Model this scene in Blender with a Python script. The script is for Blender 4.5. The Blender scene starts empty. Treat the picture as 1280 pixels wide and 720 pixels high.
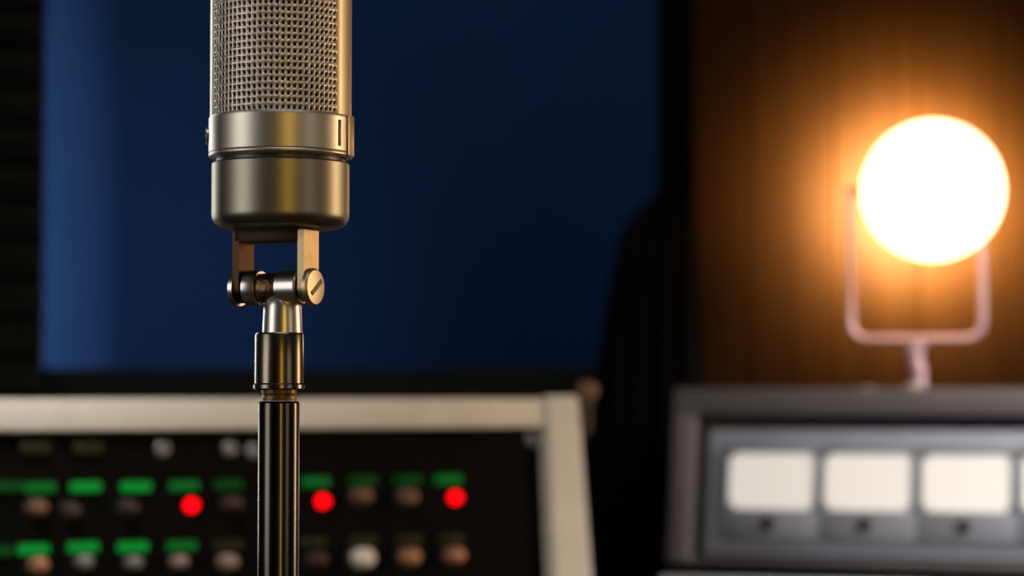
import bpy, bmesh, math, random
from mathutils import Vector, Matrix

random.seed(7)
PI = math.pi
R = math.radians
sc = bpy.context.scene
C = sc.collection

# ------------------------------------------------------------------ camera geometry
F = 85.0 / 36.0 * 1280.0            # focal length in pixels of a 1280 wide frame
HC = 1.10                           # lens height above the floor
PITCH = math.atan(135.0 / F)        # the lens looks slightly upwards


def ray(px, py):
    dx = (px - 640.0) / F
    dz = (360.0 - py) / F
    return Vector((dx, math.cos(PITCH) - dz * math.sin(PITCH), math.sin(PITCH) + dz * math.cos(PITCH)))


def at(px, py, Y):
    r = ray(px, py)
    return Vector((0, 0, HC)) + r * (Y / r.y)


# ------------------------------------------------------------------ materials
MATS = {}


def mat(name, col, rough=0.5, metal=0.0, emit=None, estr=0.0, noise=0.0, nscale=40.0, bump=0.0, bscale=80.0,
        coat=0.0, spec=0.5, stretch=None, transm=0.0, sheen=0.0, aniso=0.0):
    m = bpy.data.materials.new(name)
    m.use_nodes = True
    nt = m.node_tree
    b = nt.nodes['Principled BSDF']
    b.inputs['Base Color'].default_value = (*col, 1)
    b.inputs['Roughness'].default_value = rough
    b.inputs['Metallic'].default_value = metal
    b.inputs['Specular IOR Level'].default_value = spec
    b.inputs['Coat Weight'].default_value = coat
    b.inputs['Transmission Weight'].default_value = transm
    b.inputs['Sheen Weight'].default_value = sheen
    b.inputs['Anisotropic'].default_value = aniso
    if emit:
        b.inputs['Emission Color'].default_value = (*emit, 1)
        b.inputs['Emission Strength'].default_value = estr
    if noise or bump:
        tc = nt.nodes.new('ShaderNodeTexCoord')
        mp = nt.nodes.new('ShaderNodeMapping')
        mp.inputs['Scale'].default_value = stretch or (1, 1, 1)
        nt.links.new(tc.outputs['Object'], mp.inputs['Vector'])
    if noise:
        n = nt.nodes.new('ShaderNodeTexNoise')
        n.inputs['Scale'].default_value = nscale
        n.inputs['Detail'].default_value = 5
        nt.links.new(mp.outputs['Vector'], n.inputs['Vector'])
        cr = nt.nodes.new('ShaderNodeValToRGB')
        cr.color_ramp.elements[0].position = 0.3
        cr.color_ramp.elements[1].position = 0.7
        cr.color_ramp.elements[0].color = (*[c * (1 - noise) for c in col], 1)
        cr.color_ramp.elements[1].color = (*[min(1, c * (1 + noise)) for c in col], 1)
        nt.links.new(n.outputs['Fac'], cr.inputs['Fac'])
        nt.links.new(cr.outputs['Color'], b.inputs['Base Color'])
    if bump:
        n2 = nt.nodes.new('ShaderNodeTexNoise')
        n2.inputs['Scale'].default_value = bscale
        n2.inputs['Detail'].default_value = 4
        nt.links.new(mp.outputs['Vector'], n2.inputs['Vector'])
        bp = nt.nodes.new('ShaderNodeBump')
        bp.inputs['Strength'].default_value = bump
        bp.inputs['Distance'].default_value = 0.001
        nt.links.new(n2.outputs['Fac'], bp.inputs['Height'])
        nt.links.new(bp.outputs['Normal'], b.inputs['Normal'])
    MATS[name] = m
    return m


NICKEL = mat('satin_nickel', (0.33, 0.315, 0.265), 0.40, 1.0, noise=0.04, nscale=60, bump=0.03, bscale=900)
RINGM = mat('pale_nickel', (0.62, 0.59, 0.53), 0.40, 1.0, noise=0.04, nscale=60, bump=0.03, bscale=900)  # same nickel, paler, for the ring and the left rail
GRILLE = mat('grille_metal', (0.72, 0.66, 0.61), 0.45, 1.0, noise=0.12, nscale=120)
RAIL = mat('rail_brass', (0.60, 0.52, 0.38), 0.42, 1.0, noise=0.05, nscale=80)
INNER = mat('inner_screen', (0.035, 0.024, 0.020), 0.6, 0.3)
BRASS = mat('yoke_brass', (0.52, 0.40, 0.24), 0.42, 1.0, noise=0.1, nscale=150)
UMBER = mat('umber_metal', (0.05, 0.033, 0.02), 0.5, 0.8)
SHADECOPPER = mat('shaded_copper', (0.06, 0.033, 0.018), 0.4, 1.0, noise=0.15, nscale=200)  # copper, darkened to mute the warm side light on the left prong
STEEL = mat('bright_steel', (0.72, 0.70, 0.69), 0.32, 1.0, noise=0.06, nscale=120)
DARKBRASS = mat('dark_brass', (0.22, 0.14, 0.07), 0.4, 1.0, noise=0.35, nscale=500, bump=0.4, bscale=900)
DARKGREY = mat('dark_screw', (0.10, 0.09, 0.08), 0.4, 0.8)
BLACKCHROME = mat('black_chrome', (0.10, 0.092, 0.080), 0.20, 1.0)
COLLAR = mat('gunmetal_collar', (0.20, 0.175, 0.135), 0.24, 1.0, noise=0.08, nscale=100)
CASTIRON = mat('cast_iron', (0.03, 0.03, 0.03), 0.5, 0.5, noise=0.2, nscale=60, bump=0.2, bscale=200)

ALU = mat('beige_aluminium', (0.80, 0.745, 0.66), 0.5, 0.0, noise=0.05, nscale=30)
PANEL = mat('black_panel', (0.0035, 0.003, 0.0022), 0.7, noise=0.2, nscale=60, spec=0.06)
CASE = mat('console_case', (0.02, 0.018, 0.015), 0.6, noise=0.1, nscale=50, spec=0.2)
GREENS = [mat('green_lens_%s' % n, (0.005, 0.05, 0.012), 0.5, emit=(0.0, 1.0, 0.10), estr=s, spec=0.1)
          for n, s in (('dim', 0.018), ('medium', 0.085), ('bright', 0.20))]
OLIVE = mat('olive_lens', (0.025, 0.025, 0.009), 0.5, spec=0.2)
RED = mat('red_lens', (0.3, 0.003, 0.003), 0.5, emit=(1.0, 0.0, 0.004), estr=2.6, spec=0.1)
KN = {
    'copper': mat('knob_copper', (0.55, 0.27, 0.15), 0.45, 0.3, noise=0.1),
    'pale': mat('knob_pale', (0.95, 0.86, 0.74), 0.4, 0.0, noise=0.05),
    'grey': mat('knob_grey', (0.30, 0.30, 0.28), 0.5, 0.2, noise=0.1),
    'rose': mat('knob_rose', (0.42, 0.30, 0.27), 0.45, 0.2, noise=0.1),
    'brown': mat('knob_brown', (0.24, 0.13, 0.07), 0.5, 0.1, noise=0.15),
    'dark': mat('knob_dark', (0.07, 0.04, 0.035), 0.5, 0.0, noise=0.1),
}
KNOBBASE = mat('knob_skirt', (0.015, 0.013, 0.012), 0.5, spec=0.3)
JACK = mat('jack_metal', (0.33, 0.34, 0.36), 0.4, 0.6)

BRFRAME = mat('bridge_frame', (0.155, 0.140, 0.150), 0.5, 0.0, noise=0.06, nscale=25)
BRPANEL = mat('bridge_panel', (0.44, 0.48, 0.575), 0.5, 0.0, noise=0.05, nscale=25)
BRDARK = mat('bridge_recess', (0.012, 0.012, 0.013), 0.6)
BEZEL = mat('meter_bezel', (0.26, 0.28, 0.34), 0.45, 0.1, noise=0.05)
FACE = mat('meter_face', (0.85, 0.82, 0.76), 0.5, emit=(1.0, 0.965, 0.88), estr=0.40)
COVER = mat('meter_cover', (0.28, 0.30, 0.355), 0.45, 0.1)
PALEBLUE = mat('pale_blue_metal', (0.55, 0.68, 0.82), 0.4, 0.0, noise=0.05)

LAMPGLASS = mat('glowing_globe', (0.95, 0.9, 0.8), 0.3, emit=(1.0, 0.68, 0.36), estr=5.0)
LILAC = mat('lilac_paint', (0.60, 0.42, 0.50), 0.35, 0.2, noise=0.04)
LAMPDARK = mat('lamp_housing', (0.05, 0.04, 0.04), 0.4, 0.4)
DESK = mat('desk_laminate', (0.03, 0.024, 0.02), 0.45, noise=0.3, nscale=20, stretch=(1, 12, 12))
DRAPE = mat('black_drape', (0.004, 0.0035, 0.003), 0.9, spec=0.1, noise=0.2, nscale=300, bump=0.3, bscale=900)
SLAT = mat('black_slats', (0.008, 0.007, 0.005), 0.6, noise=0.2, nscale=30, spec=0.25)
LOWWALL = mat('dark_wall_paint', (0.010, 0.010, 0.009), 0.7, noise=0.1, nscale=12, spec=0.2)
BLUE = mat('blue_wall_paint', (0.027, 0.082, 0.24), 0.75, noise=0.05, nscale=3, bump=0.1, bscale=150, spec=0.15)
ROOMWALL = mat('charcoal_wall_paint', (0.05, 0.045, 0.04), 0.8, noise=0.08, nscale=5, bump=0.1, bscale=150)
CEIL = mat('ceiling_paint', (0.06, 0.055, 0.05), 0.85, noise=0.05, nscale=5)
FLOOR = mat('dark_floor_boards', (0.05, 0.032, 0.02), 0.45, noise=0.35, nscale=8, stretch=(1, 10, 1))


def wood_mat():
    m = bpy.data.materials.new('varnished_wood_planks')
    m.use_nodes = True
    nt = m.node_tree
    b = nt.nodes['Principled BSDF']
    tc = nt.nodes.new('ShaderNodeTexCoord')
    mp = nt.nodes.new('ShaderNodeMapping')
    mp.inputs['Scale'].default_value = (14, 14, 0.9)
    nt.links.new(tc.outputs['Object'], mp.inputs['Vector'])
    n = nt.nodes.new('ShaderNodeTexNoise')
    n.inputs['Scale'].default_value = 3.0
    n.inputs['Detail'].default_value = 6
    n.inputs['Distortion'].default_value = 0.6
    nt.links.new(mp.outputs['Vector'], n.inputs['Vector'])
    cr = nt.nodes.new('ShaderNodeValToRGB')
    e = cr.color_ramp.elements
    e[0].position, e[0].color = 0.30, (0.027, 0.0088, 0.0018, 1)
    e[1].position, e[1].color = 0.72, (0.036, 0.0120, 0.0025, 1)
    nt.links.new(n.outputs['Fac'], cr.inputs['Fac'])
    nt.links.new(cr.outputs['Color'], b.inputs['Base Color'])
    b.inputs['Roughness'].default_value = 0.55
    b.inputs['Specular IOR Level'].default_value = 0.04
    bp = nt.nodes.new('ShaderNodeBump')
    bp.inputs['Strength'].default_value = 0.15
    bp.inputs['Distance'].default_value = 0.001
    nt.links.new(n.outputs['Fac'], bp.inputs['Height'])
    nt.links.new(bp.outputs['Normal'], b.inputs['Normal'])
    return m


WOOD = wood_mat()

# ------------------------------------------------------------------ object helpers
WM = {}


def thing(name, label, cat, loc, rotz=0.0, group=None):
    o = bpy.data.objects.new(name, None)
    o.empty_display_size = 0.05
    C.objects.link(o)
    o.location = loc
    o.rotation_euler = (0, 0, rotz)
    o['label'] = label
    o['category'] = cat
    if group:
        o['group'] = group
    WM[o] = Matrix.Translation(Vector(loc)) @ Matrix.Rotation(rotz, 4, 'Z')
    return o


def obj(name, bm, m, parent=None, label=None, smooth=35.0):
    """link a bmesh given in WORLD coordinates; store it in the frame of its parent."""
    bmesh.ops.recalc_face_normals(bm, faces=bm.faces)
    if parent is not None:
        bm.transform(WM[parent].inverted())
    for f in bm.faces:
        f.smooth = True
    for e in bm.edges:
        if len(e.link_faces) == 2:
            e.smooth = e.calc_face_angle(0.0) < R(smooth)
    me = bpy.data.meshes.new(name)
    bm.to_mesh(me)
    bm.free()
    me.materials.append(m)
    o = bpy.data.objects.new(name, me)
    C.objects.link(o)
    if parent is not None:
        o.parent = parent
        WM[o] = WM[parent]
    else:
        WM[o] = Matrix.Identity(4)
    if label:
        o['label'] = label
    return o


def struct(name, bm, m):
    o = obj(name, bm, m)
    o['kind'] = 'structure'
    return o


def tag(o, label, cat, group=None):
    o['label'] = label
    o['category'] = cat
    if group:
        o['group'] = group
    return o


def add_box(bm, lo, hi, M=None, bev=0.0, seg=2):
    lo, hi = Vector(lo), Vector(hi)
    t = bmesh.new()
    bmesh.ops.create_cube(t, size=1.0)
    for v in t.verts:
        v.co = Vector([lo[i] + (hi[i] - lo[i]) * (v.co[i] + 0.5) for i in range(3)])
    if bev:
        bmesh.ops.bevel(t, geom=t.edges[:], offset=bev, segments=seg, affect='EDGES', profile=0.5)
    merge(bm, t, M)
    return bm


def merge(bm, t, M=None):
    if M is not None:
        t.transform(M)
    me = bpy.data.meshes.new('tmp')
    t.to_mesh(me)
    t.free()
    bm.from_mesh(me)
    bpy.data.meshes.remove(me)


def add_lathe(bm, prof, M=None, seg=48, close=True):
    """profile = [(radius, height)] turned about local Z."""
    t = bmesh.new()
    rings = []
    for r, z in prof:
        if r < 1e-6:
            rings.append([t.verts.new((0, 0, z))])
        else:
            rings.append([t.verts.new((r * math.cos(2 * PI * k / seg), r * math.sin(2 * PI * k / seg), z)) for k in range(seg)])
    for a, b in zip(rings, rings[1:]):
        for k in range(seg):
            k2 = (k + 1) % seg
            if len(a) == 1 and len(b) == 1:
                continue
            if len(a) == 1:
                t.faces.new((a[0], b[k2], b[k]))
            elif len(b) == 1:
                t.faces.new((a[k], a[k2], b[0]))
            else:
                t.faces.new((a[k], a[k2], b[k2], b[k]))
    if close:
        if len(rings[0]) > 1:
            t.faces.new(list(reversed(rings[0])))
        if len(rings[-1]) > 1:
            t.faces.new(rings[-1])
    merge(bm, t, M)
    return bm


def add_tube(bm, pts, rad, seg=12, flat=1.0, side=None):
    """tube through points; flat scales the section along `side`."""
    t = bmesh.new()
    rings = []
    n = len(pts)
    pts = [Vector(p) for p in pts]
    up = Vector(side) if side else Vector((0, 1, 0))
    for i, p in enumerate(pts):
        d = (pts[min(i + 1, n - 1)] - pts[max(i - 1, 0)]).normalized()
        a = (up - d * up.dot(d))
        a.normalize()
        b = d.cross(a)
        rr = rad[i] if isinstance(rad, (list, tuple)) else rad
        rings.append([t.verts.new(p + a * (rr * flat * math.cos(2 * PI * k / seg)) + b * (rr * math.sin(2 * PI * k / seg))) for k in range(seg)])
    for a, b in zip(rings, rings[1:]):
        for k in range(seg):
            t.faces.new((a[k], a[(k + 1) % seg], b[(k + 1) % seg], b[k]))
    t.faces.new(rings[0])
    t.faces.new(rings[-1])
    merge(bm, t)
    return bm


def frame_matrix(o, x, y, z):
    return Matrix(((x[0], y[0], z[0], o[0]), (x[1], y[1], z[1], o[1]), (x[2], y[2], z[2], o[2]), (0, 0, 0, 1)))


def rounded(r0, z0, r1, z1, rad, n=5):
    """corner between the vertical side at r0 and the horizontal at z1"""
    s = 1 if z1 > z0 else -1
    return [(r0 - rad + rad * math.cos(PI / 2 * k / n), z1 - s * rad + s * rad * math.sin(PI / 2 * k / n)) for k in range(n + 1)]


# ------------------------------------------------------------------ the room
YP = 2.40          # front face of the partition that carries slats, opening and wood cladding
PT = 0.05          # its thickness
XL, XR = -2.0, 2.0
YB, YF = -1.5, 3.60
HT = 2.6

bm = bmesh.new(); add_box(bm, (XL - .1, YB - .1, -0.1), (XR + .1, YF + .1, 0)); struct('floor', bm, FLOOR)
bm = bmesh.new(); add_box(bm, (XL - .1, YB - .1, HT), (XR + .1, YF + .1, HT + .1)); struct('ceiling', bm, CEIL)
bm = bmesh.new(); add_box(bm, (XL - .1, YB - .1, 0), (XL, YF + .1, HT)); struct('wall_left', bm, ROOMWALL)
bm = bmesh.new(); add_box(bm, (XR, YB - .1, 0), (XR + .1, YF + .1, HT)); struct('wall_right', bm, ROOMWALL)
bm = bmesh.new(); add_box(bm, (XL, YB - .1, 0), (XR, YB, HT)); struct('wall_rear', bm, ROOMWALL)
bm = bmesh.new(); add_box(bm, (XL, YF, 0), (XR, YF + .1, HT)); struct('wall_back', bm, BLUE)

xl = at(58, 300, YP).x           # left edge of the opening
xr = at(826, 100, YP).x          # right edge of the opening
zl = at(400, 461, YP).z          # low wall under the opening
bm = bmesh.new()
add_box(bm, (XL, YP, 0), (xl - 0.012, YP + PT, HT))
struct('wall_partition_left', bm, LOWWALL)
bm = bmesh.new()
add_box(bm, (xl - 0.012, YP, 0), (xr + 0.01, YP + PT, zl))
struct('wall_partition_low', bm, LOWWALL)
bm = bmesh.new()
add_box(bm, (xl - 0.012, YP, 2.25), (xr + 0.01, YP + PT, HT))
struct('wall_partition_header', bm, LOWWALL)

# wood cladding: vertical planks with V grooves, one wall
t = bmesh.new()
YW = YP - 0.02
x = xr
sect = []
while x < XR - 0.001:
    w = min(0.084, XR - x)
    sect += [(x, YW + 0.002), (x + 0.002, YW), (x + w - 0.002, YW), (x + w, YW + 0.002)]
    x += w
bot = [t.verts.new((a, b, 0)) for a, b in sect] + [t.verts.new((XR, YP + PT, 0)), t.verts.new((xr, YP + PT, 0))]
top = [t.verts.new((v.co.x, v.co.y, HT)) for v in bot]
for i in range(len(bot)):
    j = (i + 1) % len(bot)
    if (bot[i].co - bot[j].co).length > 1e-6:
        t.faces.new((bot[i], bot[j], top[j], top[i]))
t.faces.new(top)
t.faces.new(list(reversed(bot)))
bmesh.ops.remove_doubles(t, verts=t.verts[:], dist=1e-5)
o = struct('wall_wood', t, WOOD)

# splayed blue side wall beyond the opening (the lighter strip)
a = at(145, 300, YF); a.z = 0
xa, ya = a.x, YF
xb, yb = a.x - 0.155, YP + PT
t = bmesh.new()
loop = [(xa, ya), (xb, yb), (xb - 0.06, yb), (xa - 0.06, ya)]
bot = [t.verts.new((p[0], p[1], 0)) for p in loop]
top = [t.verts.new((p[0], p[1], HT)) for p in loop]
for i in range(4):
    j = (i + 1) % 4
    t.faces.new((bot[i], bot[j], top[j], top[i]))
t.faces.new(top); t.faces.new(list(reversed(bot)))
struct('wall_splayed', t, BLUE)

# ------------------------------------------------------------------ slatted black panel on the left
sp = thing('slatted_panel', 'black panel of horizontal slats at the left edge beside the blue wall', 'acoustic panel', (-0.95, YP - 0.001, 0))
bm = bmesh.new()
x0s = -1.45
add_box(bm, (x0s, YP - 0.012, 0.0), (xl - 0.006, YP - 0.001, 2.5))
obj('backing_board', bm, SLAT, sp)
bm = bmesh.new()
z = 0.02
pitch = 48.0 * YP / F
off = at(30, 51, YP).z % pitch
z = off
while z < 2.46:
    t = bmesh.new()
    # slat section: sloping louvre blade
    pr = [(YP - 0.012, z - 0.013), (YP - 0.042, z - 0.009), (YP - 0.046, z - 0.005), (YP - 0.036, z + 0.010), (YP - 0.012, z + 0.013)]
    A = [t.verts.new((x0s, p[0], p[1])) for p in pr]
    B = [t.verts.new((xl, p[0], p[1])) for p in pr]
    for i in range(5):
        j = (i + 1) % 5
        t.faces.new((A[i], A[j], B[j], B[i]))
    t.faces.new(A); t.faces.new(B)
    merge(bm, t)
    z += pitch
obj('slats', bm, SLAT, sp)

# ------------------------------------------------------------------ black drape at the edge of the wood wall
def drape():
    t = bmesh.new()
    rows = []
    # (z, left x, right x)
    def edges(z):
        p = at(640, 360, 1)  # unused
        Y = YP - 0.055
        py = 495 - (z - HC) * F / Y
        pts = [(-600, 827), (180, 826), (244, 822), (256, 806), (268, 789), (290, 778), (350, 764), (400, 754), (470, 745), (560, 738), (760, 730), (1900, 725)]
        for (y0, a0), (y1, a1) in zip(pts, pts[1:]):
            if y0 <= py <= y1:
                f = (py - y0) / (y1 - y0)
                lx = a0 + (a1 - a0) * f
                break
        else:
            lx = pts[0][1] if py < pts[0][0] else pts[-1][1]
        rx = 872 + max(0, min(1, (py - 250) / 260)) * 12
        return (lx - 640) / F * Y, (rx - 640) / F * Y
    N = 48
    zs = [0.01 + (HT - 0.06) * k / 150 for k in range(151)]
    for z in zs:
        l, r = edges(z)
        front, back = [], []
        for k in range(N + 1):
            f = k / N
            xx = l + (r - l) * f
            w = min(1.0, 4 * min(f, 1 - f) + 0.15)
            fold = math.sin(f * 2 * PI * 4.5 + 0.6 * math.sin(z * 3)) * 0.008 + math.sin(f * 2 * PI * 1.7 + z * 2.0) * 0.003
            yy = YP - 0.037 + (fold - 0.012) * w
            front.append(t.verts.new((xx, yy - 0.002, z)))
            back.append(t.verts.new((xx, yy + 0.002, z)))
        rows.append(front + list(reversed(back)))
    M = len(rows[0])
    for a, b in zip(rows, rows[1:]):
        for k in range(M):
            t.faces.new((a[k], a[(k + 1) % M], b[(k + 1) % M], b[k]))
    t.faces.new(rows[0]); t.faces.new(rows[-1])
    return t


dr = thing('black_drape', 'black fabric drape hanging between the blue wall and the brown wood wall', 'curtain', (at(810, 400, YP).x, YP - 0.04, 0))
obj('fabric', drape(), DRAPE, dr, smooth=80)
bm = bmesh.new()
add_tube(bm, [(0.02, YP - 0.04, HT - 0.035), (0.42, YP - 0.04, HT - 0.035)], 0.012, side=(0, 1, 0))
add_box(bm, (0.03, YP - 0.045, HT - 0.04), (0.045, YP - 0.035, HT))
add_box(bm, (0.395, YP - 0.045, HT - 0.04), (0.41, YP - 0.035, HT))
obj('curtain_rod', bm, DARKGREY, dr)

# ------------------------------------------------------------------ desk
ZD = 0.86
dk = thing('studio_desk', 'long dark desk carrying the console and the meter housing', 'desk', (0.05, 1.8, 0))
bm = bmesh.new(); add_box(bm, (-1.15, 1.30, ZD - 0.035), (1.25, 2.335, ZD), bev=0.004)
obj('desk_top', bm, DESK, dk)
for sx in (-1.10, 1.14):
    for sy in (1.36, 2.22):
        bm = bmesh.new(); add_box(bm, (sx, sy, 0), (sx + 0.06, sy + 0.06, ZD - 0.035), bev=0.004)
        obj('leg', bm, DESK, dk)
bm = bmesh.new(); add_box(bm, (-1.04, 2.24, 0.5), (1.14, 2.26, ZD - 0.035)); obj('modesty_panel', bm, DESK, dk)

# ------------------------------------------------------------------ console on the left
PSI = R(30); TH = R(6.9)
O = at(713, 499.5, 1.90)
u = Vector((math.cos(PSI), math.sin(PSI), 0))
nh = Vector((math.sin(PSI), -math.cos(PSI), 0))
v = (nh * math.sin(TH) - Vector((0, 0, 1)) * math.cos(TH)).normalized()   # down the face
nn = (nh * math.cos(TH) + Vector((0, 0, 1)) * math.sin(TH)).normalized()  # out of the face
# local face frame: X = u, Y = -v (up the face), Z = nn
MF = frame_matrix(O, u, -v, nn)
MFI = MF.inverted()


def face(px, py, lift=0.0):
    r = ray(px, py)
    o_ = Vector((0, 0, HC))
    P0 = O + nn * lift
    s = (P0 - o_).dot(nn) / r.dot(nn)
    p = MFI @ (o_ + r * s)
    return p.x, p.y


WID = 0.64
drop = (O.z - ZD) / math.cos(TH)
con = thing('mixing_console', 'black console panel with pale metal frame, red lamps and green buttons, behind the microphone', 'mixing console',
            (O - u * WID / 2).xy.to_3d() + Vector((0, 0, ZD)), PSI)
# case body: prism behind the face
t = bmesh.new()
back_n = -nh * 0.20
c = [O - nn * 0.012, O - nn * 0.012 + back_n, None, None]
P = []
for s in (0.0, -WID):
    A0 = O + u * s - nn * 0.004
    f0 = A0 + Vector((0, 0, -0.001)); 
    f1 = A0 + v * (drop - 0.0015)
    b0 = Vector((A0.x, A0.y, f0.z)) - nh * 0.20
    b1 = Vector((b0.x, b0.y, ZD + 0.0005))
    f1.z = ZD + 0.0005
    P.append([t.verts.new(q) for q in (f0, f1, b1, b0)])
for i in range(4):
    j = (i + 1) % 4
    t.faces.new((P[0][i], P[0][j], P[1][j], P[1][i]))
t.faces.new(P[0]); t.faces.new(list(reversed(P[1])))
obj('case', t, CASE, con)
# black face plate
xin, ytb = face(676, 536)
bm = bmesh.new(); add_box(bm, (-WID + 0.03, -drop + 0.02, -0.004), (xin + 0.004, ytb + 0.006, 0.001), MF)
obj('face_panel', bm, PANEL, con)
# top rail
xa1, ya1 = face(674, 537)
bm = bmesh.new(); add_box(bm, (-WID, -0.0225, -0.004), (xa1 + 0.006, 0.0, 0.010), MF, bev=0.0015)
obj('top_rail', bm, ALU, con, 'pale metal rail along the top edge')
# right cheek: slightly wider at the bottom
t = bmesh.new()
wt, wb = -xa1, -xa1 + 0.006
lo, hi = -drop + 0.004, 0.0015
q = [(-wt, hi), (0.0, hi), (0.0028, lo), (-wb, lo)]
A = [t.verts.new((a_, b_, -0.004)) for a_, b_ in q]
B = [t.verts.new((a_, b_, 0.014)) for a_, b_ in q]
for i in range(4):
    j = (i + 1) % 4
    t.faces.new((A[i], A[j], B[j], B[i]))
t.faces.new(A); t.faces.new(B)
bmesh.ops.bevel(t, geom=t.edges[:], offset=0.002, segments=2, affect='EDGES')
bm = bmesh.new(); merge(bm, t, MF)
obj('side_rail', bm, ALU, con, 'pale metal rail down the right side')
t = bmesh.new(); add_box(t, (-WID, lo, -0.004), (-WID + 0.034, -0.0225, 0.012), MF, bev=0.002)
obj('side_rail', t, ALU, con)
bm = bmesh.new(); add_box(bm, (-WID + 0.034, lo, -0.004), (-wb - 0.001, lo + 0.022, 0.010), MF, bev=0.0015)
obj('bottom_rail', bm, ALU, con)


def button(px, py, w, h, m, name='button'):
    x_, y_ = face(px, py)
    bm = bmesh.new()
    add_box(bm, (x_ - w / 2, y_ - h / 2, 0.0005), (x_ + w / 2, y_ + h / 2, 0.006), MF, bev=0.0012)
    return obj(name, bm, m, con)


def lamp(px, py, r=0.0045):
    x_, y_ = face(px, py)
    bm = bmesh.new()
    M = MF @ Matrix.Translation((x_, y_, 0.001))
    add_lathe(bm, [(r * 1.05, 0), (r * 1.05, 0.0015), (r, 0.002)] + [(r * math.cos(a * PI / 12), 0.0035 + r * math.sin(a * PI / 12)) for a in range(0, 6)] + [(0, 0.0035 + r)], M, 28)
    return obj('indicator_lamp', bm, RED, con, 'lit red indicator lamp')


def knob(px, py, kind, r=0.0058, hgt=0.016, flat=1.0):
    x_, y_ = face(px, py, 0.012)
    M = MF @ Matrix.Translation((x_, y_, 0.0008)) @ Matrix.Diagonal((1, flat, 1, 1))
    bm = bmesh.new()
    add_lathe(bm, [(r * 0.9, 0), (r * 0.88, 0.003), (r * 0.80, hgt * 0.82), (r * 0.70, hgt * 0.95), (r * 0.5, hgt), (0, hgt)], M, 24)
    # pointer ridge across the top
    add_box(bm, (-r * 0.12, 0, hgt * 0.9), (r * 0.12, r * 0.72, hgt + 0.0012), M)
    k = obj('knob', bm, KN[kind], con, None)
    bm = bmesh.new()
    add_lathe(bm, [(r * 1.25, 0), (r * 1.25, 0.0012), (r * 1.0, 0.0028), (r * 0.6, 0.003)], M, 24)
    obj('skirt', bm, KNOBBASE, k)
    return k


# first lit row
BW, BH = 0.0215, 0.0068
g0, g1, g2 = GREENS
for px, py, g in ((8, 609, g0), (48, 610, g1), (105, 609, g2), (168, 609, g2), (228, 608, g1), (283, 607, g0),
                  (342, 605, g0), (392, 603, g1), (451, 602, g0), (507, 601, g0), (558, 600, g1)):
    button(px, py, BW, BH, g)
for px, py, g in ((-6, 690, g0), (40, 687, g2), (102, 684.5, g2), (164, 684, g2), (225, 683, g1), (283, 682, OLIVE), (340, 680, OLIVE), (388, 679, OLIVE),
                  (450, 677, OLIVE), (508, 676, OLIVE), (560, 675, OLIVE)):
    button(px, py, BW, BH, g)
for px in (42, 108):
    button(px, 561, BW, 0.0085, OLIVE)
lamp(237.5, 632); lamp(401.5, 627); lamp(567, 622.5)
for px, py, k, r in ((50, 634, 'brown', 0.0066), (92, 638, 'dark', 0.006), (164, 634, 'dark', 0.006), (294, 629, 'dark', 0.006),
                     (456, 620, 'brown', 0.0072), (513, 621, 'brown', 0.0072),
                     (51, 706, 'copper', 0.0064), (108, 702, 'grey', 0.0055), (170, 703, 'grey', 0.0055), (227, 702, 'rose', 0.0055), (288, 702, 'rose', 0.0066),
                     (400, 699, 'dark', 0.006), (457, 697, 'pale', 0.0088), (515, 696, 'copper', 0.0076), (571, 694, 'copper', 0.0072)):
    knob(px, py, k, r)
for px, py in ((202, 561), (286, 561), (316, 564), (664, 549)):
    x_, y_ = face(px, py)
    bm = bmesh.new()
    M = MF @ Matrix.Translation((x_, y_, 0.001))
    add_lathe(bm, [(0.0062, 0), (0.0062, 0.002), (0.005, 0.003), (0.0036, 0.0032), (0.0034, 0.0012), (0, 0.001)], M, 6 if px < 600 else 20)
    obj('jack_socket' if px < 600 else 'screw', bm, JACK, con)
# thumb screw on the far right corner of the case
K0 = at(734, 489, O.y + 0.05)
bm = bmesh.new()
Mk = Matrix.Translation(K0) @ Matrix.Rotation(R(90), 4, 'X')
add_lathe(bm, [(0.0, -0.006), (0.006, -0.006), (0.0085, -0.004), (0.0085, 0.004), (0.006, 0.006), (0, 0.006)], Mk, 20)
tk = obj('thumb_screw', bm, KN['brown'], con, 'small round brownish screw knob')
bm = bmesh.new()
add_tube(bm, [K0 + Vector((0, 0, -0.002)), K0 + Vector((-0.001, 0, -0.03)), K0 + Vector((-0.012, 0.0, -0.042)), K0 + Vector((-0.05, 0, -0.042))], 0.0045)
obj('bracket', bm, KN['dark'], tk)

# ------------------------------------------------------------------ meter housing on the right
PSI2 = R(-18); TH2 = R(12.6)
O2 = at(846, 488, 2.20)
u2 = Vector((math.cos(PSI2), math.sin(PSI2), 0))
nh2 = Vector((math.sin(PSI2), -math.cos(PSI2), 0))
v2 = (nh2 * math.sin(TH2) - Vector((0, 0, 1)) * math.cos(TH2)).normalized()
n2 = (nh2 * math.cos(TH2) + Vector((0, 0, 1)) * math.sin(TH2)).normalized()
MB = frame_matrix(O2, u2, -v2, n2)
MBI = MB.inverted()


def bface(px, py, lift=0.0):
    r = ray(px, py)
    o_ = Vector((0, 0, HC))
    s = (O2 + n2 * lift - o_).dot(n2) / r.dot(n2)
    p = MBI @ (o_ + r * s)
    return p.x, p.y


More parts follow.
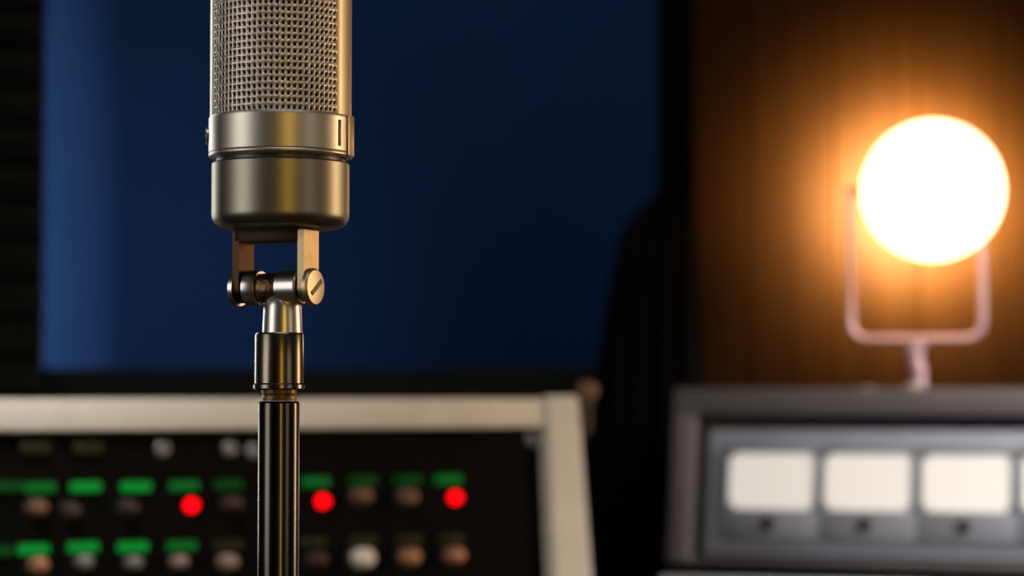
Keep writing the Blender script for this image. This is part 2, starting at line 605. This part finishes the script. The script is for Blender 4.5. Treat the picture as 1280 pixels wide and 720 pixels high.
W2 = 0.62
_, ybot = bface(900, 707)
H2 = -ybot
zb = (MB @ Vector((0, ybot, -0.006))).z
br = thing('meter_housing', 'grey sloped housing with a row of cream backlit meters, right foreground of the wood wall', 'meter panel',
           (O2.x + u2.x * W2 / 2, O2.y + u2.y * W2 / 2 + 0.03, zb), PSI2)
t = bmesh.new()
P = []
for s in (0.0, W2):
    A0 = O2 + u2 * s - n2 * 0.006
    f0 = A0
    f1 = A0 + v2 * H2
    b0 = Vector((A0.x, A0.y, f0.z)) - nh2 * 0.105
    b1 = Vector((b0.x, b0.y, f1.z))
    P.append([t.verts.new(q) for q in (f0, f1, b1, b0)])
for i in range(4):
    j = (i + 1) % 4
    t.faces.new((P[0][i], P[0][j], P[1][j], P[1][i]))
t.faces.new(P[0]); t.faces.new(list(reversed(P[1])))
obj('case', t, BRFRAME, br)
# front frame as one ring (four bars)
fx0, fy0 = bface(874, 521)
bm = bmesh.new()
ix, iy = fx0, fy0
xi_b, yi_b = bface(866, 696)
add_box(bm, (0, iy, -0.006), (W2, 0, 0.010), MB, bev=0.002)
add_box(bm, (0, -H2, -0.006), (W2, yi_b, 0.006), MB, bev=0.002)
add_box(bm, (0, -H2 + 0.001, -0.006), (ix, -0.001, 0.0095), MB, bev=0.002)
add_box(bm, (W2 - ix, -H2 + 0.001, -0.006), (W2, -0.001, 0.0095), MB, bev=0.002)
obj('front_frame', bm, BRFRAME, br)
bm = bmesh.new(); add_box(bm, (ix - 0.002, yi_b - 0.002, -0.005), (W2 - ix + 0.002, iy + 0.002, -0.003), MB); obj('recess', bm, BRDARK, br, 'black gap around the meter panel')
px0, py0 = bface(888, 537); _, py1 = bface(900, 692)
bm = bmesh.new(); add_box(bm, (px0, py1, -0.003), (W2 - px0, py0, 0.003), MB, bev=0.0015); obj('meter_panel', bm, BRPANEL, br)
# meters
mx0, my0 = bface(916, 567); mx1, my1 = bface(1019, 637)
wx = mx1 - mx0
pit = bface(1161, 600)[0] - bface(1039, 600)[0]
base_x = mx0
_, mbot = bface(960, 676)
for k in range(4):
    x_ = base_x + pit * k
    bm = bmesh.new()
    # bezel with an opening: four bars and a lower apron
    e = 0.006
    z0, z1 = 0.003, 0.008
    add_box(bm, (x_ - e, my0, z0), (x_ + wx + e, my0 + e, z1), MB, bev=0.001)
    add_box(bm, (x_ - e, my1 - 0.002, z0), (x_, my0 + 0.001, z1), MB, bev=0.001)
    add_box(bm, (x_ + wx, my1 - 0.002, z0), (x_ + wx + e, my0 + 0.001, z1), MB, bev=0.001)
    me_ = obj('meter', bm, BEZEL, br)
    t = bmesh.new()
    add_box(t, (x_ - 0.0005, my1 - 0.001, 0.003), (x_ + wx + 0.0005, my0 + 0.0005, 0.0062))
    vert_edges = [ed for ed in t.edges if abs((ed.verts[0].co - ed.verts[1].co).normalized().z) > 0.9]
    bmesh.ops.bevel(t, geom=vert_edges, offset=0.005, segments=4, affect='EDGES')
    bm = bmesh.new(); merge(bm, t, MB)
    obj('dial', bm, FACE, me_, 'cream backlit dial')
    bm = bmesh.new(); add_box(bm, (x_ - e, mbot, 0.003), (x_ + wx + e, my1 - 0.0015, 0.0075), MB, bev=0.001)
    obj('apron', bm, COVER, me_)
    bm = bmesh.new()
    add_lathe(bm, [(0.0062, 0), (0.0062, 0.0014), (0.005, 0.002), (0, 0.002)], MB @ Matrix.Translation((x_ + wx * 0.47, (my1 + mbot) / 2, 0.0075)), 20)
    add_box(bm, (-0.005, -0.0007, 0.0018), (0.005, 0.0007, 0.0026), MB @ Matrix.Translation((x_ + wx * 0.47, (my1 + mbot) / 2, 0.0075)) @ Matrix.Rotation(0.6 * k, 4, 'Z'))
    obj('adjusting_screw', bm, BRDARK, me_)
# little cap on top of the case
cp = at(1085, 487, 2.16)
zt2 = O2.z - 0.0012
bm = bmesh.new(); add_lathe(bm, [(0.009, -0.004), (0.009, 0.002), (0.007, 0.004), (0, 0.0045)], Matrix.Translation((cp.x, cp.y + 0.005, zt2)), 20)
obj('cap', bm, JACK, br)

# unit under the housing: pale front edge just entering the frame
un = thing('equipment_case', 'pale blue grey equipment case under the meter housing, only its top edge showing', 'equipment case',
           (O2.x + 0.3, O2.y - 0.07, ZD), PSI2)
ztop = zb - 0.006
MU = frame_matrix(Vector((O2.x, O2.y, 0)) + nh2 * 0.03 + u2 * 0.001, u2, -nh2, Vector((0, 0, 1)))
bm = bmesh.new(); add_box(bm, (0, -0.03, ZD + 0.0005), (W2 + 0.02, 0.085, ztop), MU, bev=0.004)
obj('body', bm, BRDARK, un)
bm = bmesh.new(); add_box(bm, (0.0, -0.045, ZD + 0.003), (W2 + 0.02, -0.0305, ztop - 0.0005), MU, bev=0.003)
obj('front_plate', bm, PALEBLUE, un)
for k in range(5):
    bm = bmesh.new()
    add_lathe(bm, [(0.014, 0), (0.013, 0.012), (0.010, 0.014), (0, 0.014)], MU @ Matrix.Translation((0.07 + 0.11 * k, -0.0445, ZD + 0.04)) @ Matrix.Rotation(R(90), 4, 'X'), 24)
    obj('knob', bm, KNOBBASE, un)

# make the meter housing rest on the case
bm = bmesh.new(); add_box(bm, (0.02, 0.0, ztop), (W2 - 0.02, 0.07, zb), MU @ Matrix.Translation((0.0, 0.015, 0)))
obj('foot_strip', bm, BRDARK, br)

# ------------------------------------------------------------------ globe lamp on the meter housing
YL = 2.195
L0 = at(1147, 487, YL)
lampo = thing('globe_lamp', 'glowing round lamp in a pale U bracket on top of the meter housing', 'lamp', (L0.x, YL, zt2 + 0.001))
s = YL / F
zb0 = at(1147, 424, YL).z
zpiv = at(1147, 238, YL).z
rot = R(-14)
dx = Vector((math.cos(rot), math.sin(rot), 0))
cen = Vector((L0.x - 1 * s, YL, 0))
hw = 79 * s / math.cos(rot)
cr_ = 22 * s
pts = []
pts.append(cen - dx * hw + Vector((0, 0, zpiv)))
pts.append(cen - dx * hw + Vector((0, 0, zb0 + cr_ * 2)))
for k in range(0, 7):
    a_ = k / 6 * PI / 2
    pts.append(cen - dx * (hw - cr_ + cr_ * math.cos(a_)) + Vector((0, 0, zb0 + cr_ - cr_ * math.sin(a_))))
left = pts[:]
right = []
for p in reversed(left):
    d = (p - cen); al = d.x * dx.x + d.y * dx.y
    right.append(cen - dx * al + Vector((0, 0, p.z)))
path = left + right
side = Vector((-dx.y, dx.x, 0))
bm = bmesh.new(); add_tube(bm, path, 5.2 * s, seg=14, flat=2.2, side=side)
obj('bracket', bm, LILAC, lampo, 'pale lilac U-shaped bracket')
# wavy neck
zt = zb0
npts, nr = [], []
for k in range(13):
    f = k / 12
    z_ = zt2 + 0.003 + (zt - zt2 - 0.003) * f
    npts.append(Vector((L0.x + (3 * math.sin(f * 2.2 * PI) - 1.0 * f) * s, YL, z_)))
    nr.append((8.5 + 4.5 * f ** 2 + 1.2 * math.sin(f * 6 * PI)) * s)
bm = bmesh.new(); add_tube(bm, npts, nr, seg=18)
obj('neck', bm, LILAC, lampo)
bm = bmesh.new(); add_lathe(bm, [(17 * s, 0), (17 * s, 4 * s), (14 * s, 8 * s), (8 * s, 11 * s), (0, 11 * s)], Matrix.Translation((L0.x - 3 * s, YL, zt2 + 0.0006)), 24)
obj('foot', bm, JACK, lampo)
# housing behind, tilted so that the globe sits to the right of the bracket
G = at(1166, 238, YL - 0.065)
piv = at(1166, 238, YL)
ax = (G - piv).normalized()
upv = Vector((0, 0, 1)); ex = upv.cross(ax).normalized(); ey = ax.cross(ex)
MH = frame_matrix(piv, ex, ey, ax)
gr_ = 88.0 * (YL - 0.065) / F
bm = bmesh.new()
add_lathe(bm, [(0, -0.050), (0.024, -0.050), (0.024, -0.054), (0.027, -0.054), (0.029, -0.045), (0.031, -0.008), (0.031, 0.004), (0.033, 0.004), (0.033, 0.008), (0.028, 0.008), (0.0, 0.002)], MH, 36)
obj('housing', bm, LAMPDARK, lampo)
for sg in (-1, 1):
    bm = bmesh.new()
    add_tube(bm, [piv + dx * sg * 0.029, Vector((cen.x, cen.y, piv.z)) + dx * sg * (hw + 0.004)], 0.0035, side=(0, 0, 1))
    obj('pivot', bm, LAMPDARK, lampo)
bm = bmesh.new()
t = bmesh.new(); bmesh.ops.create_uvsphere(t, u_segments=48, v_segments=32, radius=gr_); merge(bm, t, Matrix.Translation(G))
obj('globe', bm, LAMPGLASS, lampo, 'glowing white globe')

# ------------------------------------------------------------------ microphone
YM = 0.853
S = YM / F
XM = at(350.5, 300, YM).x


def mz(py):
    return at(350.5, py, YM).z


def mm(px):
    return at(px, 300, YM).x - XM


z_floor = mz(285)
mic = thing('studio_microphone', 'satin nickel studio microphone with woven metal grille, on a swivel mount in the left foreground', 'microphone', (XM, YM, mz(415)))
MT = Matrix.Translation((XM, YM, 0))

# base housing
rb = 86 * S
za, zbm = mz(204), mz(286)
prof = [(0, zbm), (rb - 17 * S, zbm)]
prof += [(rb - 17 * S + 17 * S * math.sin(PI / 2 * k / 8), zbm + 17 * S - 17 * S * math.cos(PI / 2 * k / 8)) for k in range(1, 9)]
prof += [(rb, zbm + 17 * S + 0.0004), (rb, zbm + 17 * S + 0.0008), (rb, za - 0.0014), (rb, za - 0.0010), (rb, za - 0.0006), (rb - 0.0006, za), (0, za)]
bm = bmesh.new(); add_lathe(bm, prof, MT, 96)
obj('base_housing', bm, NICKEL, mic)
# dark neck between ring and housing
bm = bmesh.new(); add_lathe(bm, [(rb - 0.0016, za - 0.001), (rb - 0.0016, mz(195))], MT, 96)
obj('seam', bm, DARKGREY, mic)
# ring
rr = 90 * S
z0_, z1_ = mz(199), mz(146)
bm = bmesh.new()
add_lathe(bm, [(rb - 0.002, z0_), (rr - 0.0008, z0_), (rr - 0.0003, z0_ + 0.0003), (rr, z0_ + 0.0008), (rr, z0_ + 0.0014), (rr - 0.0002, z0_ + 0.0017), (rr, z0_ + 0.0020), (rr, z0_ + 0.0023), (rr, z0_ + 0.0026),
               (rr, z1_ - 0.0018), (rr, z1_ - 0.0014), (rr, z1_ - 0.0012), (rr - 0.0003, z1_ - 0.0004), (rr - 0.0010, z1_), (rb - 0.002, z1_)], MT, 96)
ring = obj('ring', bm, RINGM, mic, 'satin nickel ring under the grille')
# clamp slot and screws of the ring
def radial(ang, r, z):
    """frame whose Z points outwards from the axis; ang measured from +X towards the camera"""
    d = Vector((math.cos(ang), -math.sin(ang), 0))
    return frame_matrix(Vector((XM, YM, z)) + d * r, Vector((0, 0, 1)).cross(d), Vector((0, 0, 1)), d)


bm = bmesh.new(); add_box(bm, (-0.0007, -0.0046, -0.0006), (0.0007, 0.0046, 0.00025), radial(R(31), rr, mz(171)), bev=0.0002)
obj('slot', bm, DARKGREY, ring)
bm = bmesh.new(); add_lathe(bm, [(0.0032, -0.0004), (0.0032, 0.0005), (0.0026, 0.0010), (0, 0.0012)], radial(R(176), rr, mz(171)), 24)
obj('screw', bm, STEEL, ring)
bm = bmesh.new(); add_box(bm, (-0.0036, -0.0072, -0.0006), (0.0036, 0.0072, 0.0006), radial(R(12), rr, mz(172)), bev=0.0004)
obj('clamp', bm, RAIL, ring)

# grille: woven sheet of square wires with openings
NC = 76
ROWP = 8.6 * S
NR = 62
rg = 87.3 * S
gz0 = mz(148)
t = bmesh.new()
cache = {}


def gv(i2, j2, rad):
    key = (i2 % (2 * NC), j2)
    if key not in cache:
        a_ = key[0] / (2 * NC) * 2 * PI
        cache[key] = t.verts.new((rad * math.cos(a_), rad * math.sin(a_), gz0 + j2 * ROWP / 2))
    return cache[key]


for j in range(NR):
    for i in range(NC):
        outer = []
        for di, dj in ((0, 0), (1, 0), (2, 0), (2, 1), (2, 2), (1, 2), (0, 2), (0, 1)):
            ii, jj = 2 * i + di, 2 * j + dj
            corner = (ii % 2 == 0 and jj % 2 == 0)
            wv = 0.00022 if ((ii // 2 + jj // 2) % 2 == 0) else 0.0
            outer.append(gv(ii, jj, rg + (wv if corner else -0.00004)))
        inner = []
        jx = random.uniform(-0.05, 0.05)
        jy = random.uniform(-0.05, 0.05)
        for q_ in range(8):
            an = -3 * PI / 4 + q_ * PI / 4
            k_ = 1.0 if q_ % 2 else 1.12
            ca = (i + 0.5 + 0.235 * k_ * math.cos(an) + jx) / NC * 2 * PI
            inner.append(t.verts.new(((rg - 0.00025) * math.cos(ca), (rg - 0.00025) * math.sin(ca), gz0 + (j + 0.5 + 0.24 * k_ * math.sin(an) + jy) * ROWP)))
        for q_ in range(8):
            r_ = (q_ + 1) % 8
            t.faces.new((outer[q_], outer[r_], inner[r_], inner[q_]))
bm = bmesh.new(); merge(bm, t, MT)
go = obj('grille', bm, GRILLE, mic, 'woven metal grille', smooth=80)
sm = go.modifiers.new('thickness', 'SOLIDIFY'); sm.thickness = 0.0005; sm.offset = -1
gtop = gz0 + NR * ROWP
bm = bmesh.new(); add_lathe(bm, [(rg - 0.0018, gz0), (rg - 0.0018, gtop)], MT, 64)
obj('inner_screen', bm, INNER, mic)
# side rails: curved vertical straps
def rail(a0, a1, name='side_rail'):
    t = bmesh.new()
    n = 16
    r0, r1 = rg - 0.0006, 88.6 * S
    zs = (gz0 - 0.002, gtop + 0.002)
    rows = []
    for z_ in zs:
        row = []
        for k in range(n + 1):
            a_ = -(a0 + (a1 - a0) * k / n)
            rad = r1 - (0.0004 if k in (0, n) else 0) - (0.0005 if k in (5, 6) else 0)
            row.append(t.verts.new((rad * math.cos(a_), rad * math.sin(a_), z_)))
        for k in range(n, -1, -1):
            a_ = -(a0 + (a1 - a0) * k / n)
            row.append(t.verts.new((r0 * math.cos(a_), r0 * math.sin(a_), z_)))
        rows.append(row)
    m_ = len(rows[0])
    for k in range(m_):
        t.faces.new((rows[0][k], rows[0][(k + 1) % m_], rows[1][(k + 1) % m_], rows[1][k]))
    t.faces.new(rows[0]); t.faces.new(rows[1])
    bm = bmesh.new(); merge(bm, t, MT)
    return obj(name, bm, RAIL if a0 < 1 else RINGM, mic)  # left rail paler than the right, its rim light put into the colour


rail(R(-20), R(34))
rail(R(180 - 23), R(180 + 34))
# head cap (above the frame)
bm = bmesh.new(); add_lathe(bm, [(rg - 0.003, gtop), (rr - 0.0006, gtop), (rr - 0.0002, gtop + 0.001), (rr - 0.0002, gtop + 0.008), (rr - 0.002, gtop + 0.013), (rr - 0.008, gtop + 0.017), (0, gtop + 0.018)], MT, 96)
obj('head_cap', bm, NICKEL, mic)

# swivel fork below the housing
ANG = R(-25)
fu = Vector((math.cos(ANG), math.sin(ANG), 0))       # pivot axis, its right end turned to the camera
fw = Vector((-math.sin(ANG), math.cos(ANG), 0))
XF = at(344.5, 300, YM).x
zp = mz(360)
MK = frame_matrix(Vector((XF, YM, zp)), fu, fw, Vector((0, 0, 1)))
half = 42.5 * S / math.cos(ANG)
lw = 18.5 * S
tz = mz(284) - zp
bm = bmesh.new()
add_box(bm, (-half - 0.0010, -lw, tz - 0.0055), (half - 0.0006, lw, tz - 0.0001), MK, bev=0.0006)
fork = obj('fork', bm, UMBER, mic, 'dark crosspiece of the fork under the housing')
def leg(c0, th, m_):
    t = bmesh.new()
    prof = [(-lw, tz - 0.0015), (-lw, 0)]
    prof += [(lw * math.cos(PI + PI * k / 14), lw * math.sin(PI + PI * k / 14)) for k in range(1, 14)]
    prof += [(lw, 0), (lw, tz - 0.0015)]
    A = [t.verts.new((c0 - th / 2, p[0], p[1])) for p in prof]
    B = [t.verts.new((c0 + th / 2, p[0], p[1])) for p in prof]
    n = len(prof)
    for i in range(n):
        j = (i + 1) % n
        t.faces.new((A[i], A[j], B[j], B[i]))
    t.faces.new(A); t.faces.new(B)
    bm = bmesh.new(); merge(bm, t, MK)
    return obj('prong', bm, m_, fork)
leg(half, 0.0026, BRASS)
leg(-half, 0.0026, SHADECOPPER)
AX = MK @ Matrix.Rotation(R(90), 4, 'Y')   # local Z along the pivot axis
def axial(prof, m, name, parent, seg=40, label=None):
    bm = bmesh.new(); add_lathe(bm, prof, AX, seg)
    return obj(name, bm, m, parent, label)
# knurled washers and screw heads
axial([(0.0067, half + 0.0011), (0.0067, half + 0.0024), (0.0060, half + 0.0032), (0.0036, half + 0.0035), (0, half + 0.0035)], RAIL, 'pivot_screw', fork, 32)
bm = bmesh.new(); add_box(bm, (half + 0.0028, -0.0042, -0.0008), (half + 0.0037, 0.0042, 0.0008), MK @ Matrix.Rotation(R(35), 4, 'X'))
obj('slot', bm, DARKGREY, fork)
axial([(0, -half - 0.0034), (0.0050, -half - 0.0034), (0.0062, -half - 0.0028), (0.0062, -half - 0.0011)], STEEL, 'pivot_screw', fork, 32)
# barrel discs of the swivel joint
k1 = 1 / math.cos(ANG)
sw = obj('swivel_joint', add_lathe(bmesh.new(), [(0.0, -0.0111), (0.0058, -0.0111), (0.0064, -0.0105), (0.0064, -0.0062), (0.0060, -0.0056), (0.0, -0.0056)], AX, 48), STEEL, mic, 'bright steel swivel joint')
axial([(0.0, 0.0022), (0.0056, 0.0022), (0.0062, 0.0028), (0.0062, 0.0104), (0.0056, 0.0110), (0.0, 0.0110)], STEEL, 'washer', sw)
axial([(0.0, -half + 0.0012), (0.0036, -half + 0.0012), (0.0036, half - 0.0012), (0.0, half - 0.0012)], DARKBRASS, 'pin', sw)
axial([(0.0, -0.0054), (0.0050, -0.0054), (0.0052, -0.0048), (0.0052, 0.0014), (0.0048, 0.0020), (0.0, 0.0020)], DARKBRASS, 'bushing', sw, 40)
# stem with a tongue
XS = at(353.5, 300, YM).x
MS = Matrix.Translation((XS, YM, 0))
bm = bmesh.new()
rs = 24.5 * S
add_lathe(bm, [(0, mz(424)), (rs + 0.0003, mz(424)), (rs, mz(400)), (rs - 0.0002, mz(384)), (rs - 0.0008, mz(376)), (rs - 0.0022, mz(369)), (rs - 0.0040, mz(365)), (0, mz(363))], MS, 48)
obj('stem', bm, STEEL, sw)

# ------------------------------------------------------------------ microphone stand
XP = at(349.5, 300, YM).x
MP = Matrix.Translation((XP, YM, 0))
st = thing('microphone_stand', 'slim black chrome microphone stand pole in front of the console', 'microphone stand', (XP, YM, 0))
rc = 32.5 * S
bm = bmesh.new()
add_lathe(bm, [(0, mz(487)), (rc - 0.0006, mz(487)), (rc, mz(485.5)), (rc, mz(481)), (rc - 0.0005, mz(479)), (rc - 0.0005, mz(419)), (rc - 0.001, mz(416)), (0, mz(416))], MP, 56)
obj('collar', bm, COLLAR, st, 'dark gunmetal collar')
bm = bmesh.new()
add_lathe(bm, [(0, mz(501)), (22 * S, mz(501)), (22.5 * S, mz(498)), (21 * S, mz(494)), (22.5 * S, mz(490)), (22 * S, mz(487)), (0, mz(487))], MP, 40)
obj('locking_nut', bm, DARKBRASS, st)
rp = 26 * S
bm = bmesh.new()
add_lathe(bm, [(0, 0.020), (rp, 0.020), (rp, mz(504)), (rp - 0.0007, mz(501.5)), (0, mz(501.5))], MP, 56)
obj('pole', bm, BLACKCHROME, st)
bm = bmesh.new()
add_lathe(bm, [(0, 0.0), (0.125, 0.0), (0.13, 0.004), (0.13, 0.010), (0.118, 0.017), (0.04, 0.022), (0.020, 0.032), (0.012, 0.036), (0, 0.036)], MP, 64)
obj('base', bm, CASTIRON, st)

# ------------------------------------------------------------------ lights
def area(name, loc, target, sx, sy, power, col, spread=None):
    l = bpy.data.lights.new(name, 'AREA')
    l.shape = 'RECTANGLE'
    l.size, l.size_y = sx, sy
    l.energy = power
    l.color = col
    if spread:
        l.spread = spread
    o = bpy.data.objects.new(name, l)
    C.objects.link(o)
    o.location = loc
    d = Vector(target) - Vector(loc)
    o.rotation_euler = d.to_track_quat('-Z', 'Y').to_euler()
    return o


mp = Vector((XM, YM, HC + 0.05))
area('key_area', (-1.55, 0.02, 1.45), mp, 0.75, 1.1, 6.0, (1.0, 0.95, 0.86))  # added unseen area light for the highlight on the left
area('console_fill', (-0.40, 1.02, 2.10), (-0.50, 1.63, 1.03), 0.3, 0.3, 1.1, (1.0, 0.96, 0.89), R(50))  # added light, limited to the left part of the console
area('warm_strip', (0.50, -0.95, 1.30), mp, 0.16, 1.2, 3.0, (1.0, 0.60, 0.10))  # added strip behind the camera, reflects as the gold line on the microphone
area('right_fill', (1.50, -0.30, 1.35), mp, 0.5, 0.9, 1.2, (1.0, 0.86, 0.66))
area('warm_side', (1.75, 1.55, 1.30), mp, 0.30, 0.8, 9.5, (1.0, 0.66, 0.36))
area('ceiling_fill', (0.3, 0.3, 2.5), (0.3, 1.8, 0.9), 1.2, 0.8, 2.2, (0.95, 0.97, 1.0), R(90))  # added dim fill, no fitting on the ceiling
area('meter_fill', (1.02, 1.72, 1.50), (0.56, 2.06, 1.02), 0.25, 0.25, 1.5, (1.0, 0.93, 0.89), R(62))  # added light that brightens the meter panel towards the right
area('left_strip', (-1.0, 2.0, 1.35), mp, 0.12, 0.8, 0.4, (1.0, 0.97, 0.92), R(60))  # added unseen strip for the rim of the left grille rail
area('blue_room_fill', (0.0, 2.75, 2.45), (-0.65, 3.35, 1.2), 0.4, 0.4, 1.4, (0.95, 0.97, 1.0))  # added unseen light for the blue walls
area('splay_fill', (1.0, 2.80, 1.6), (-0.68, 3.05, 1.22), 0.2, 0.4, 1.6, (0.95, 0.97, 1.0), R(50))  # added narrow light that lifts the splayed wall
# added spots behind the globe cast its halo as a pool on the wood
l = bpy.data.lights.new('halo_spot', 'SPOT')
l.energy = 27.0
l.color = (1.0, 0.80, 0.36)
l.spot_size = R(132)
l.spot_blend = 1.0
l.shadow_soft_size = 0.012
o = bpy.data.objects.new('halo_spot', l)
C.objects.link(o)
o.location = at(1166, 238, piv.y + 0.066)
o.rotation_euler = (R(90), 0, 0)
l2 = bpy.data.lights.new('halo_core_spot', 'SPOT')  # second added spot, strengthens the halo close around the globe
l2.energy = 26.0
l2.color = (1.0, 0.92, 0.66)
l2.spot_size = R(98)
l2.spot_blend = 1.0
l2.shadow_soft_size = 0.012
o2 = bpy.data.objects.new('halo_core_spot', l2)
C.objects.link(o2)
o2.location = o.location
o2.rotation_euler = o.rotation_euler

w = bpy.data.worlds.new('dim')
w.use_nodes = True
w.node_tree.nodes['Background'].inputs[0].default_value = (0.02, 0.02, 0.025, 1)
w.node_tree.nodes['Background'].inputs[1].default_value = 0.3
sc.world = w

# ------------------------------------------------------------------ camera
cd = bpy.data.cameras.new('camera')
cd.lens = 85
cd.sensor_width = 36
cd.clip_start = 0.05
cd.dof.use_dof = True
cd.dof.focus_distance = YM - 0.012
cd.dof.aperture_fstop = 85 / 9.0
cam = bpy.data.objects.new('camera', cd)
C.objects.link(cam)
cam.location = (0, 0, HC)
cam.rotation_euler = (PI / 2 + PITCH, 0, 0)
sc.camera = cam

sc.view_settings.view_transform = 'Standard'
sc.view_settings.look = 'None'
sc.view_settings.gamma = 1
sc.view_settings.exposure = 0
sc.view_settings.use_curve_mapping = False
